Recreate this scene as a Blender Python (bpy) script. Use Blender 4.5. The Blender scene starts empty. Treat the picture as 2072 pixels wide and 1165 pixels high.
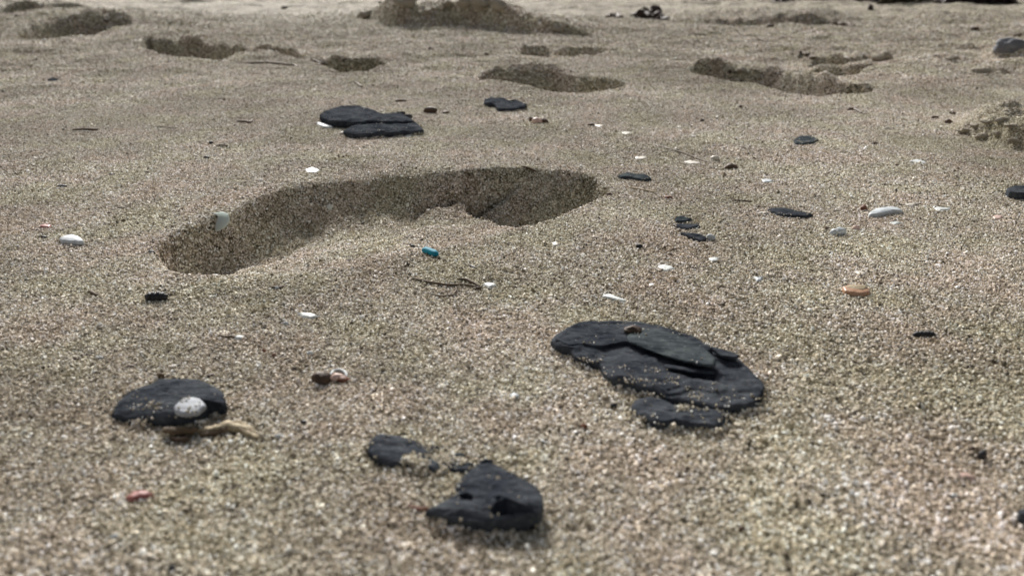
import bpy, math, random
import numpy as np
random.seed(7); RNG = np.random.default_rng(11)
S = bpy.context.scene
C = S.collection

# ------------------------------------------------------------------ camera, world, sun
F = 1565.0; CX = 1036.0; CY = 582.5          # focal length and centre in photo pixels
H = 0.16; PITCH = math.radians(22.9)
cam_d = bpy.data.cameras.new('camera'); cam = bpy.data.objects.new('camera', cam_d); C.objects.link(cam)
cam_d.sensor_width = 36.0; cam_d.lens = 36.0 * F / 2072.0
cam_d.clip_start = 0.005; cam_d.clip_end = 2000
cam.location = (0, 0, H); cam.rotation_euler = (math.pi/2 - PITCH, 0, 0)
cam_d.dof.use_dof = True; cam_d.dof.focus_distance = 0.50
cam_d.dof.aperture_fstop = 11
S.camera = cam

SUN_EL = math.radians(32); SUN_AZ = math.radians(-14)      # azimuth from +Y (away from camera), negative = left
w = bpy.data.worlds.new('World'); S.world = w; w.use_nodes = True
nt = w.node_tree; nt.nodes.clear()
sky = nt.nodes.new('ShaderNodeTexSky'); sky.sky_type = 'NISHITA'; sky.sun_disc = False
sky.sun_elevation = SUN_EL; sky.sun_rotation = SUN_AZ
sky.dust_density = 5.0; sky.air_density = 1.0; sky.ozone_density = 1.0
hs = nt.nodes.new('ShaderNodeHueSaturation'); hs.inputs['Saturation'].default_value = 0.38
bg = nt.nodes.new('ShaderNodeBackground'); bg.inputs['Strength'].default_value = 0.05
wo = nt.nodes.new('ShaderNodeOutputWorld')
nt.links.new(sky.outputs[0], hs.inputs['Color']); nt.links.new(hs.outputs[0], bg.inputs['Color'])
nt.links.new(bg.outputs[0], wo.inputs['Surface'])
sd = bpy.data.lights.new('sun', 'SUN'); sd.energy = 3.2; sd.angle = math.radians(16); sd.color = (1.0, 0.975, 0.94)
sun = bpy.data.objects.new('sun', sd); C.objects.link(sun)
from mathutils import Vector, Matrix
sdir = Vector((math.sin(SUN_AZ)*math.cos(SUN_EL), math.cos(SUN_AZ)*math.cos(SUN_EL), math.sin(SUN_EL)))
sun.rotation_euler = sdir.to_track_quat('Z', 'Y').to_euler()
S.view_settings.view_transform = 'Standard'; S.view_settings.look = 'None'
S.view_settings.gamma = 1.0; S.view_settings.use_curve_mapping = False
S.view_settings.exposure = 0.90
S.render.engine = 'CYCLES'

# ------------------------------------------------------------------ noise and projection
def _hash(ix, iy, seed):
    n = (ix.astype(np.int64)*374761393 + iy.astype(np.int64)*668265263 + seed*974634777) & 0x7fffffff
    n = ((n ^ (n >> 13)) * 1274126177) & 0x7fffffff
    n = n ^ (n >> 16)
    return (n & 0xffff) / 65535.0
def vnoise(x, y, seed=0):
    x = np.asarray(x, float); y = np.asarray(y, float)
    ix = np.floor(x); iy = np.floor(y); fx = x-ix; fy = y-iy
    fx = fx*fx*(3-2*fx); fy = fy*fy*(3-2*fy)
    a = _hash(ix, iy, seed); b = _hash(ix+1, iy, seed); c = _hash(ix, iy+1, seed); d = _hash(ix+1, iy+1, seed)
    return (a*(1-fx)+b*fx)*(1-fy) + (c*(1-fx)+d*fx)*fy - 0.5
def fbm(x, y, seed=0, octs=4, gain=0.5):
    r = 0; a = 1.0
    for o in range(octs):
        r = r + a*vnoise(x*2**o, y*2**o, seed+o*17); a *= gain
    return r
def sstep(a, b, x):
    t = np.clip((x-a)/(b-a), 0, 1); return t*t*(3-2*t)
FWD = np.array([0, math.cos(PITCH), -math.sin(PITCH)]); UP = np.array([0, math.sin(PITCH), math.cos(PITCH)])
def ray(px, py):
    px = np.asarray(px, float); py = np.asarray(py, float)
    cx = (px-CX)/F; cy = (CY-py)/F
    return np.stack([cx, FWD[1]+cy*UP[1], FWD[2]+cy*UP[2]], -1)
def flat(px, py, z=0.0):                      # point of the level z seen at a photo pixel
    d = ray(px, py); t = (z-H)/d[..., 2]
    return d[..., 0]*t, d[..., 1]*t
def project(x, y, z):
    v = np.stack([x, y, z-H], -1)
    dep = v[..., 1]*FWD[1] + v[..., 2]*FWD[2]; up = v[..., 1]*UP[1] + v[..., 2]*UP[2]
    dep = np.where(dep < 1e-4, 1e-4, dep)
    return CX + F*v[..., 0]/dep, CY - F*up/dep, dep

# ------------------------------------------------------------------ the lie of the sand
# hollows: far rim, near rim (traced), depth, share of the wall, share of the near ramp, raggedness
PITS = [
 # main shoe print, long shallow part
 dict(top=[(303,514),(318,500),(360,470),(420,444),(480,428),(530,399),(600,378),(700,367),(800,360),(900,351),(1050,343),(1130,344),(1200,358),(1240,384)],
      bot=[(303,516),(318,540),(360,554),(430,558),(540,560),(640,556),(700,540),(800,520),(900,505),(1000,482),(1060,462),(1110,446),(1180,415),(1240,386)],
      d=.0245, w1=.25, w2=.70, L=.05, rag=.0035, lip=.0015, dk=[(300,1.1),(430,1.3),(560,1.15),(660,.9),(900,.85),(1240,.8)]),
 # main print, deep toe hollow on the right
 dict(top=[(925,349),(1000,345),(1060,343),(1130,345),(1190,357),(1238,383)],
      bot=[(925,353),(945,378),(975,400),(1010,430),(1045,459),(1075,458),(1110,447),(1160,424),(1238,387)],
      d=.044, w1=.42, w2=.13, L=.07, rag=.0015, lip=.0),
 # left far print
 dict(top=[(283,84),(300,80),(340,84),(400,91),(460,101),(500,106),(560,108),(625,126)],
      bot=[(283,88),(300,110),(345,120),(400,126),(445,127),(480,116),(560,119),(625,128)],
      d=.065, w1=.4, w2=.22, L=.10, rag=.010, lip=.008),
 dict(top=[(625,120),(650,131),(700,131),(745,131),(785,134)], bot=[(625,122),(655,142),(690,151),(740,151),(785,137)],
      d=.035, w1=.2, w2=.25, L=.09, rag=.008, lip=.004),
 dict(top=[(1050,114),(1080,105),(1110,104),(1125,114),(1150,104),(1200,104),(1255,110)], bot=[(1050,116),(1080,124),(1110,127),(1130,122),(1160,125),(1200,119),(1255,113)],
      d=.03, w1=.3, w2=.3, L=.10, rag=.010, lip=.004),
 dict(top=[(965,164),(1010,152),(1075,149),(1120,152),(1180,162),(1230,168),(1270,172)], bot=[(965,168),(1010,172),(1080,180),(1130,188),(1190,190),(1240,184),(1270,176)],
      d=.05, w1=.4, w2=.25, L=.09, rag=.008, lip=.006),
 dict(top=[(1395,153),(1440,147),(1480,142),(1540,146),(1600,156),(1660,168),(1710,176),(1770,182)], bot=[(1395,158),(1450,166),(1500,172),(1545,176),(1590,189),(1650,194),(1710,193),(1770,187)],
      d=.065, w1=.4, w2=.22, L=.06, rag=.006, lip=.008),
 dict(top=[(1612,106),(1640,120),(1680,124),(1720,119),(1770,122)], bot=[(1612,109),(1640,132),(1680,134),(1720,129),(1770,125)],
      d=.05, w1=.3, w2=.3, L=.09, rag=.010, lip=.006),
 dict(top=[(1640,142),(1690,136),(1720,139),(1770,136)], bot=[(1640,146),(1680,155),(1730,157),(1770,142)],
      d=.03, w1=.3, w2=.3, L=.1, rag=.01, lip=.002),
 dict(top=[(30,68),(90,58),(150,54),(210,52),(270,51)], bot=[(30,72),(90,76),(140,74),(190,66),(270,56)],
      d=.055, w1=.4, w2=.25, L=.15, rag=.010, lip=.006),
 dict(top=[(790,34),(850,24),(905,34)], bot=[(790,38),(850,58),(905,44)], d=.04, w1=.35, w2=.25, L=.2, rag=.02, lip=.01),
]
for p in PITS:
    for k in ('top', 'bot'):
        q = np.array(p[k], float); x, y = flat(q[:, 0], q[:, 1]); a = x/y
        p[k+'a'] = a; p[k+'y'] = y
# heaped banks: x, foot, crest in the photo; face slope, fall behind (metres)
BANKS = [
 ([(725,36,35),(750,42,33),(775,52,24),(800,58,20),(860,60,17),(905,60,19),(960,63,21),(1010,68,28),(1060,72,42),(1110,75,54),(1160,75,63),(1250,71,70)], .9, .30),
 ([(1360,44,43),(1400,45,39),(1470,46,33),(1560,48,29),(1640,50,31),(1720,46,44)], .8, .5),
 ([(-200,36,4),(0,34,8),(80,33,12),(170,30,16),(250,25,23)], .7, .6),
 ([(1925,262,261),(1950,272,256),(1985,286,249),(2020,298,248),(2080,316,254),(2160,330,290)], 1.0, .10),
 ([(1985,112,111),(2010,118,104),(2040,121,97),(2090,124,95),(2160,124,110)], .8, .25),
 ([(1835,140,139),(1860,135,127),(1900,131,119),(1940,134,124),(1985,140,138)], .7, .15),
 ([(1960,160,159),(1990,158,150),(2020,160,149),(2050,158,157)], .7, .12),
]
BK = []
for pts_, fs, fb in BANKS:
    q = np.array(pts_, float); x, y = flat(q[:, 0], q[:, 1]); BK.append((x/y, y, (q[:, 1]-q[:, 2])*y/F*1.04, fs, fb))
MOUNDS = [ # photo x, y of the summit's foot, half width (px), depth along y (share of distance), height
 (1900,150,130,.16,.012), (1820,160,90,.10,.008), (1330,60,90,.08,.008),
 (1040,170,60,.06,.008), (1160,140,120,.06,.006), (1470,150,60,.06,.012), (260,120,90,.10,.010), (2010,262,50,.05,.012),
 (200,45,200,.15,.03), (560,112,90,.06,.008), (1330,150,110,.08,.008), (1270,200,60,.05,.005),(760,330,240,.07,.003),(420,580,200,.05,.002),
]
MM = []
for (px, py, hw, dy, hh) in MOUNDS:
    x, y = flat(px, py); MM.append((float(x), float(y), hw*float(y)/F*1.05, dy*float(y), hh))
def catm(u, xs, ys): return np.interp(u, xs, ys)
def ground_exact(X, Y):
    X = np.asarray(X, float); Y = np.asarray(Y, float)
    z = 0.0022*fbm(X*9, Y*7, 3, 3) + 0.0009*fbm(X*34, Y*30, 5, 3)
    far = sstep(.75, 1.6, Y)*(1-sstep(6, 12, Y)); vfar = sstep(6, 14, Y)
    z = z + far*(0.016*fbm(X*2.2+3, Y*3.0, 9, 3) + .010*fbm(X*11, Y*15, 21, 4, .6) + .0045*fbm(X*55, Y*70, 23, 3, .6)*np.clip(.5+2.2*vnoise(X*3.1, Y*4, 29), .15, 1.6)) + vfar*0.25*fbm(X*.05, Y*.09, 31, 3)
    z = z + sstep(1.9, 3.4, Y)*(1-sstep(6, 12, Y))*.02*fbm(X*5+9, Y*6, 41, 4, .6)
    for (mx, my, sx, sy, hh) in MM:
        g = np.exp(-(((X-mx)/sx)**2 + ((Y-my)/sy)**2)*1.3)
        z = z + hh*g*(1+.45*fbm(X*24/(.4+my), Y*24/(.4+my), 51, 4, .6))
    a_ = X/np.maximum(Y, .02)
    for i, (ba, by, bh, fs, fb) in enumerate(BK):
        yb = np.interp(a_, ba, by)+.012*fbm(a_*30, a_*0, 160+i, 3)*np.mean(by); hh = np.interp(a_, ba, bh); t = Y-yb; wf = np.maximum(hh, .004)/fs
        rgh = 1+.55*fbm(X*26/(.4+np.mean(by)), Y*40/(.4+np.mean(by)), 170+i, 4, .65)
        z = z + np.where((a_ > ba[0]) & (a_ < ba[-1]) & (t > 0), hh*rgh*sstep(0, 1, t/wf)*np.exp(-(np.maximum(t-wf, 0)/fb)**2), 0)
    shp = z.shape; X = np.atleast_1d(X); Y = np.atleast_1d(Y); z = np.atleast_1d(z)
    dep = np.zeros_like(z); a = X/np.maximum(Y, .02); A0, X0, Y0 = a, X, Y
    for i, p in enumerate(PITS):
        m = (A0 > p['topa'][0]-.02) & (A0 < p['topa'][-1]+.02) & (Y0 > p['boty'].min()-.1-.1*p['L']) & (Y0 < p['topy'].max()+.12+.6*p['L'])
        if not m.any(): continue
        a = A0[m]; X = X0[m]; Y = Y0[m]
        n1 = p['rag']*fbm(a*45, a*0, 60+i, 4, .6)*1.3; n2 = p['rag']*fbm(a*38, a*0+9, 90+i, 4, .6)*1.3
        yt = np.interp(a, p['topa'], p['topy']) + n1; yb = np.interp(a, p['bota'], p['boty']) + .6*n2
        ok = (a > p['topa'][0]) & (a < p['topa'][-1])
        wd = np.maximum(yt-yb, 1e-4); v = (yt-Y)/wd
        sc = np.minimum(1, wd/p['L'])**.8
        ends = sstep(0, .06, (a-p['topa'][0])/(p['topa'][-1]-p['topa'][0]))*sstep(0, .06, (p['topa'][-1]-a)/(p['topa'][-1]-p['topa'][0]))
        prof = (1-(1-np.clip(v/p['w1'], 0, 1))**2)*(1-np.clip((v-(1-p['w2']))/p['w2'], 0, 1)**1.1)
        dd = np.where(ok & (v > 0) & (v < 1), prof*p['d']*sc*ends, 0)
        if 'dk' in p:
            kx, kv = np.array(p['dk'], float).T; dd = dd*np.interp(a, np.interp(kx, np.array(p['top'])[:, 0], p['topa']), kv)
        dd = dd*(1+(.30 if i < 2 else .55)*fbm(X*45/(.3+Y), Y*45/(.3+Y), 120+i, 4, .6))
        dep[m] = np.maximum(dep[m], dd)
        s = .16*p['L']+.004
        z[m] = z[m] + np.where(ok, (p['lip']*(1.9 if i > 1 else 1))*ends*np.exp(-((Y-yt-s*.8)/s)**2)*(.6+fbm(X*40, Y*20, 140+i, 3)), 0)
    z = z - dep; a, X, Y = A0, X0, Y0
    # undercut slot below the far rim of the main print
    tx, ty = flat(np.array([815, 860, 930, 1000, 1070.]), np.array([386, 374, 361, 352, 346.]))
    yc = np.interp(a, tx/ty, ty); ok = (a > tx[0]/ty[0]) & (a < tx[-1]/ty[-1])
    e = sstep(0, .3, (a-tx[0]/ty[0])/(tx[-1]/ty[-1]-tx[0]/ty[0]))*sstep(0, .3, (tx[-1]/ty[-1]-a)/(tx[-1]/ty[-1]-tx[0]/ty[0]))
    z = z - np.where(ok, .020*e*np.exp(-((Y-yc)/.0042)**2), 0)
    return z.reshape(shp)
def grid_axes():
    ys = list(np.exp(np.arange(math.log(.10), math.log(4.4), .0031))-.25)
    back = [-.15-.02*1.6**k for k in range(18)][::-1]
    y = ys[-1]+.25; st = .014
    while y < 600: st *= 1.06; y += st; ys.append(y-.25)
    Ys = np.array(back+ys); inner = np.linspace(-.78, .78, 470); o1 = .78+np.cumsum(.0036*1.13**np.arange(1, 42))
    return Ys, np.r_[-o1[::-1], inner, o1]
def reach(Y): return np.where(Y < -.15, .10+(-.15-Y), Y+.25)
GY, GA = grid_axes()
GX = reach(GY)[:, None]*GA[None, :]
GZ = ground_exact(GX, np.maximum(np.repeat(GY[:, None], len(GA), 1), .02))
def ground(X, Y):                             # reads the built sheet, so things rest exactly on it
    X = np.asarray(X, float); Y = np.asarray(Y, float)
    i = np.clip(np.searchsorted(GY, Y)-1, 0, len(GY)-2); A = X/reach(Y); j = np.clip(np.searchsorted(GA, A)-1, 0, len(GA)-2)
    u = np.clip((Y-GY[i])/(GY[i+1]-GY[i]), 0, 1); v = np.clip((A-GA[j])/(GA[j+1]-GA[j]), 0, 1)
    return (GZ[i, j]*(1-u)+GZ[i+1, j]*u)*(1-v) + (GZ[i, j+1]*(1-u)+GZ[i+1, j+1]*u)*v
def hit(px, py):                              # where the line of sight meets the sand
    d = ray(px, py); t = .15*np.exp(np.linspace(0, 4.0, 900))
    P = d[None, :]*t[:, None]; P[:, 2] += H
    g = ground(P[:, 0], P[:, 1]); k = np.argmax(P[:, 2] <= g)
    if P[k, 2] > g[k]: k = len(t)-1
    t0, t1 = t[max(k-1, 0)], t[k]
    for _ in range(12):
        tm = .5*(t0+t1); q = d*tm; zz = q[2]+H
        if zz <= ground(q[0:1], q[1:2])[0]: t1 = tm
        else: t0 = tm
    q = d*t1; return float(q[0]), float(q[1]), float(q[2]+H), float(t1)   # t = depth along the view axis

# ------------------------------------------------------------------ materials
def newmat(name):
    m = bpy.data.materials.new(name); m.use_nodes = True
    n = m.node_tree; b = n.nodes['Principled BSDF']; return m, n, b
def ramp(n, stops, interp='LINEAR'):
    r = n.nodes.new('ShaderNodeValToRGB'); r.color_ramp.interpolation = interp
    e = r.color_ramp.elements
    while len(e) > 1: e.remove(e[-1])
    e[0].position = stops[0][0]; e[0].color = (*stops[0][1], 1)
    for p, c in stops[1:]:
        k = e.new(p); k.color = (*c, 1)
    return r
SANDC = [(0, (.045,.037,.026)), (.08, (.12,.099,.069)), (.18, (.22,.188,.138)), (.42, (.335,.296,.229)), (.62, (.428,.382,.312)),
         (.8, (.50,.452,.39)), (.88, (.64,.62,.565)), (1.0, (.92,.92,.89))]
def scaled(st, k): return [(p, tuple(min(.93, v*k) for v in c)) for p, c in st]
def mixc(n, blend, fac, a, b):
    m = n.nodes.new('ShaderNodeMix'); m.data_type = 'RGBA'; m.blend_type = blend
    if isinstance(fac, (int, float)): m.inputs[0].default_value = fac
    else: n.links.new(fac, m.inputs[0])
    for s, v in ((6, a), (7, b)):
        if isinstance(v, tuple): m.inputs[s].default_value = (*v, 1)
        else: n.links.new(v, m.inputs[s])
    return m.outputs[2]
def noise(n, vec, scale, detail=3, rough=.55):
    t = n.nodes.new('ShaderNodeTexNoise'); t.inputs['Scale'].default_value = scale
    t.inputs['Detail'].default_value = detail; t.inputs['Roughness'].default_value = rough
    n.links.new(vec, t.inputs['Vector']); return t
def tint(n, col):                              # broad natural colour patches of the beach
    g = n.nodes.new('ShaderNodeNewGeometry'); pos = g.outputs['Position']
    a = noise(n, pos, 17, 2); ra = ramp(n, [(.36, (1.03,.985,.985)), (.5, (1,1,1)), (.62, (.985,1.0,.93))]); n.links.new(a.outputs['Fac'], ra.inputs[0])
    c = mixc(n, 'MULTIPLY', 1.0, col, ra.outputs[0])
    b = noise(n, pos, 5.5, 3); rb = ramp(n, [(.35, (.78,.765,.72)), (.6, (1.06,1.06,1.06))]); n.links.new(b.outputs['Fac'], rb.inputs[0])
    return mixc(n, 'MULTIPLY', 1.0, c, rb.outputs[0]), pos
def sand_ground_mat():
    m, n, b = newmat('beach_sand')
    g = n.nodes.new('ShaderNodeNewGeometry'); pos = g.outputs['Position']
    vo = n.nodes.new('ShaderNodeTexVoronoi'); vo.inputs['Scale'].default_value = 800; n.links.new(pos, vo.inputs['Vector'])
    sp = n.nodes.new('ShaderNodeSeparateColor'); n.links.new(vo.outputs['Color'], sp.inputs[0])
    r = ramp(n, scaled(SANDC, .80)); n.links.new(sp.outputs[0], r.inputs[0])
    # coarser grit that still shows at a distance
    v2 = n.nodes.new('ShaderNodeTexVoronoi'); v2.inputs['Scale'].default_value = 260; n.links.new(pos, v2.inputs['Vector'])
    s2 = n.nodes.new('ShaderNodeSeparateColor'); n.links.new(v2.outputs['Color'], s2.inputs[0])
    r2 = ramp(n, [(0, (.22,.19,.14)), (.15, (.62,.59,.52)), (.5, (.98,.98,.95)), (.85, (1.15,1.13,1.10)), (1, (2.0,2.0,1.95))]); n.links.new(s2.outputs[0], r2.inputs[0])
    c = mixc(n, 'MULTIPLY', .9, r.outputs[0], r2.outputs[0])
    n3 = noise(n, pos, 45, 5, .7); r3 = ramp(n, [(.3, (.60,.575,.52)), (.5, (.95,.94,.90)), (.7, (1.15,1.15,1.14))]); n.links.new(n3.outputs['Fac'], r3.inputs[0])
    c = mixc(n, 'MULTIPLY', .8, c, r3.outputs[0])
    c, _ = tint(n, c)
    n.links.new(c, b.inputs['Base Color']); b.inputs['Roughness'].default_value = .85
    b.inputs['Specular IOR Level'].default_value = .25
    bp = n.nodes.new('ShaderNodeBump'); bp.inputs['Strength'].default_value = .9; bp.inputs['Distance'].default_value = .0006; bp.invert = True
    n.links.new(vo.outputs['Distance'], bp.inputs['Height'])
    b2 = n.nodes.new('ShaderNodeBump'); b2.inputs['Strength'].default_value = .8; b2.inputs['Distance'].default_value = .004
    n4 = noise(n, pos, 60, 6, .72); n.links.new(n4.outputs['Fac'], b2.inputs['Height'])
    n.links.new(b2.outputs[0], bp.inputs['Normal']); n.links.new(bp.outputs[0], b.inputs['Normal'])
    return m
def grain_mat():
    m, n, b = newmat('sand_grain')
    oi = n.nodes.new('ShaderNodeObjectInfo'); r = ramp(n, scaled(SANDC, 1.62)); n.links.new(oi.outputs['Random'], r.inputs[0])
    c, pos = tint(n, r.outputs[0])
    t = noise(n, pos, 1500, 2); rt = ramp(n, [(.3, (.8,.78,.75)), (.6, (1.08,1.08,1.08))]); n.links.new(t.outputs['Fac'], rt.inputs[0])
    c = mixc(n, 'MULTIPLY', 1, c, rt.outputs[0])
    n.links.new(c, b.inputs['Base Color']); b.inputs['Roughness'].default_value = .55
    b.inputs['Specular IOR Level'].default_value = .35
    return m
def rock_mat(name, c1, c2, rough=.6, scale=220, bump=.0005, streak=None):
    m, n, b = newmat(name)
    spec = 0.0 if 'slate' in name else .35
    g = n.nodes.new('ShaderNodeNewGeometry'); pos = g.outputs['Position']
    mp = n.nodes.new('ShaderNodeMapping'); n.links.new(pos, mp.inputs['Vector'])
    mp.inputs['Rotation'].default_value = (0, 0, .35); mp.inputs['Scale'].default_value = (1, 2.6, 1)
    a = noise(n, mp.outputs[0], scale, 5, .65); r = ramp(n, [(.3, c1), (.68, c2)]); n.links.new(a.outputs['Fac'], r.inputs[0])
    col = r.outputs[0]
    if streak:
        big = noise(n, pos, 70, 4, .6); rbg = ramp(n, [(.35, (.62,.64,.68)), (.62, (1.35,1.33,1.28))]); n.links.new(big.outputs['Fac'], rbg.inputs[0]); col = mixc(n, 'MULTIPLY', 1.0, col, rbg.outputs[0])
        s = noise(n, pos, scale*4, 3, .7); rs = ramp(n, [(.58, (0,0,0)), (.70, (1,1,1))]); n.links.new(s.outputs['Fac'], rs.inputs[0])
        col = mixc(n, 'MIX', rs.outputs[0], col, streak)
    n.links.new(col, b.inputs['Base Color']); b.inputs['Roughness'].default_value = rough
    b.inputs['Specular IOR Level'].default_value = spec
    bp = n.nodes.new('ShaderNodeBump'); bp.inputs['Strength'].default_value = .7; bp.inputs['Distance'].default_value = bump
    a2 = noise(n, pos, scale*2.5, 6, .7); n.links.new(a2.outputs['Fac'], bp.inputs['Height']); n.links.new(bp.outputs[0], b.inputs['Normal'])
    return m
M = dict(
 sand=sand_ground_mat(), grain=grain_mat(),
 slate=rock_mat('slate', (.024,.027,.032), (.062,.068,.078), .6, 160, .0003, (.10,.105,.11)),
 slate_green=rock_mat('slate_green', (.030,.036,.040), (.072,.083,.088), .6, 160, .0003, (.11,.12,.12)),
 rock=rock_mat('grey_rock', (.09,.095,.11), (.2,.205,.22), .7, 60, .002),
 clod=rock_mat('sand_clod', (.19,.165,.125), (.42,.375,.30), .9, 420, .002),
 white=rock_mat('white_shell', (.28,.295,.30), (.60,.64,.66), .6, 110, .0002),
 chalk=rock_mat('chalky_shell', (.17,.18,.195), (.36,.385,.42), .7, 140, .0004),
 cream=rock_mat('cream_shell', (.36,.33,.27), (.66,.61,.53), .45, 150, .0002),
 pale=rock_mat('pale_shell', (.42,.44,.42), (.62,.64,.62), .5, 200, .0003),
 pink=rock_mat('pink_shell', (.42,.27,.22), (.66,.50,.43), .45, 120, .0002),
 orange=rock_mat('orange_shell', (.27,.125,.062), (.44,.28,.18), .4, 120, .0002),
 red=rock_mat('red_shell', (.20,.06,.05), (.32,.13,.11), .5, 150, .0002),
 brown=rock_mat('brown_husk', (.03,.017,.010), (.10,.06,.035), .6, 250, .0004),
 redbrown=rock_mat('red_brown_husk', (.09,.03,.015), (.20,.08,.04), .6, 250, .0004),
 black=rock_mat('charcoal', (.008,.008,.010), (.022,.021,.024), .5, 300, .0004),
 wood=rock_mat('driftwood', (.16,.115,.06), (.42,.35,.23), .75, 200, .0006),
 darkwood=rock_mat('dark_wood', (.045,.030,.016), (.13,.09,.05), .7, 250, .0004),
 weed=rock_mat('dry_seaweed', (.022,.014,.012), (.07,.045,.035), .6, 30, .003),
 olive=rock_mat('olive_seaweed', (.07,.06,.03), (.15,.13,.07), .7, 30, .003),
 algae=rock_mat('green_algae', (.05,.06,.008), (.16,.17,.03), .6, 200, .0004),
 blue=rock_mat('blue_plastic', (.0,.16,.24), (.01,.26,.36), .7, 90, .0001),
)
m, n, b = newmat('sea_glass'); b.inputs['Base Color'].default_value = (.74,.79,.77,1); b.inputs['Roughness'].default_value = .5
tl = n.nodes.new('ShaderNodeBsdfTranslucent'); tl.inputs['Color'].default_value = (.80,.86,.83,1); mx = n.nodes.new('ShaderNodeMixShader'); mx.inputs[0].default_value = .55
n.links.new(b.outputs[0], mx.inputs[1]); n.links.new(tl.outputs[0], mx.inputs[2]); n.links.new(mx.outputs[0], n.nodes['Material Output'].inputs['Surface']); M['glass'] = m

# ------------------------------------------------------------------ builders
def mesh(name, V, Fc, mat, parent=None, smooth=True):
    me = bpy.data.meshes.new(name); me.from_pydata([tuple(map(float, v)) for v in V], [], Fc); me.update()
    if smooth: me.polygons.foreach_set('use_smooth', [True]*len(me.polygons))
    me.materials.append(M[mat]); o = bpy.data.objects.new(name, me); C.objects.link(o)
    if parent is not None:
        o.parent = parent; o.matrix_parent_inverse = Matrix.Translation(-parent.location)
    return o
def tag(o, label, cat, group=None):
    o['label'] = label; o['category'] = cat
    if group: o['group'] = group
    return o
def empty(name, loc, label, cat, group=None):
    o = bpy.data.objects.new(name, None); C.objects.link(o); o.location = loc; o.empty_display_size = .01
    return tag(o, label, cat, group)
HOLES = []        # outlines (photo pixels) under which no loose grains lie
DUST = []         # extra grains lying on stones: (x, y, z)
def densify(poly, N, rag, seed):
    p = np.array(poly, float); q = np.vstack([p, p[:1]])
    L = np.r_[0, np.cumsum(np.hypot(*(q[1:]-q[:-1]).T))]; u = np.linspace(0, L[-1], N, endpoint=False)
    x = np.interp(u, L, q[:, 0]); y = np.interp(u, L, q[:, 1])
    k = np.array([.25, .5, .25])
    for _ in range(2):
        x = k[0]*np.roll(x, 1)+k[1]*x+k[2]*np.roll(x, -1); y = k[0]*np.roll(y, 1)+k[1]*y+k[2]*np.roll(y, -1)
    th = u/L[-1]*40; c = p.mean(0); size = np.hypot(*(p.max(0)-p.min(0)))
    f = 1 + rag*fbm(th*1.0, th*0+seed*3.1, seed, 4, .6)
    return (x-c[0])*f+c[0], (y-c[1])*f+c[1], c
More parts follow.
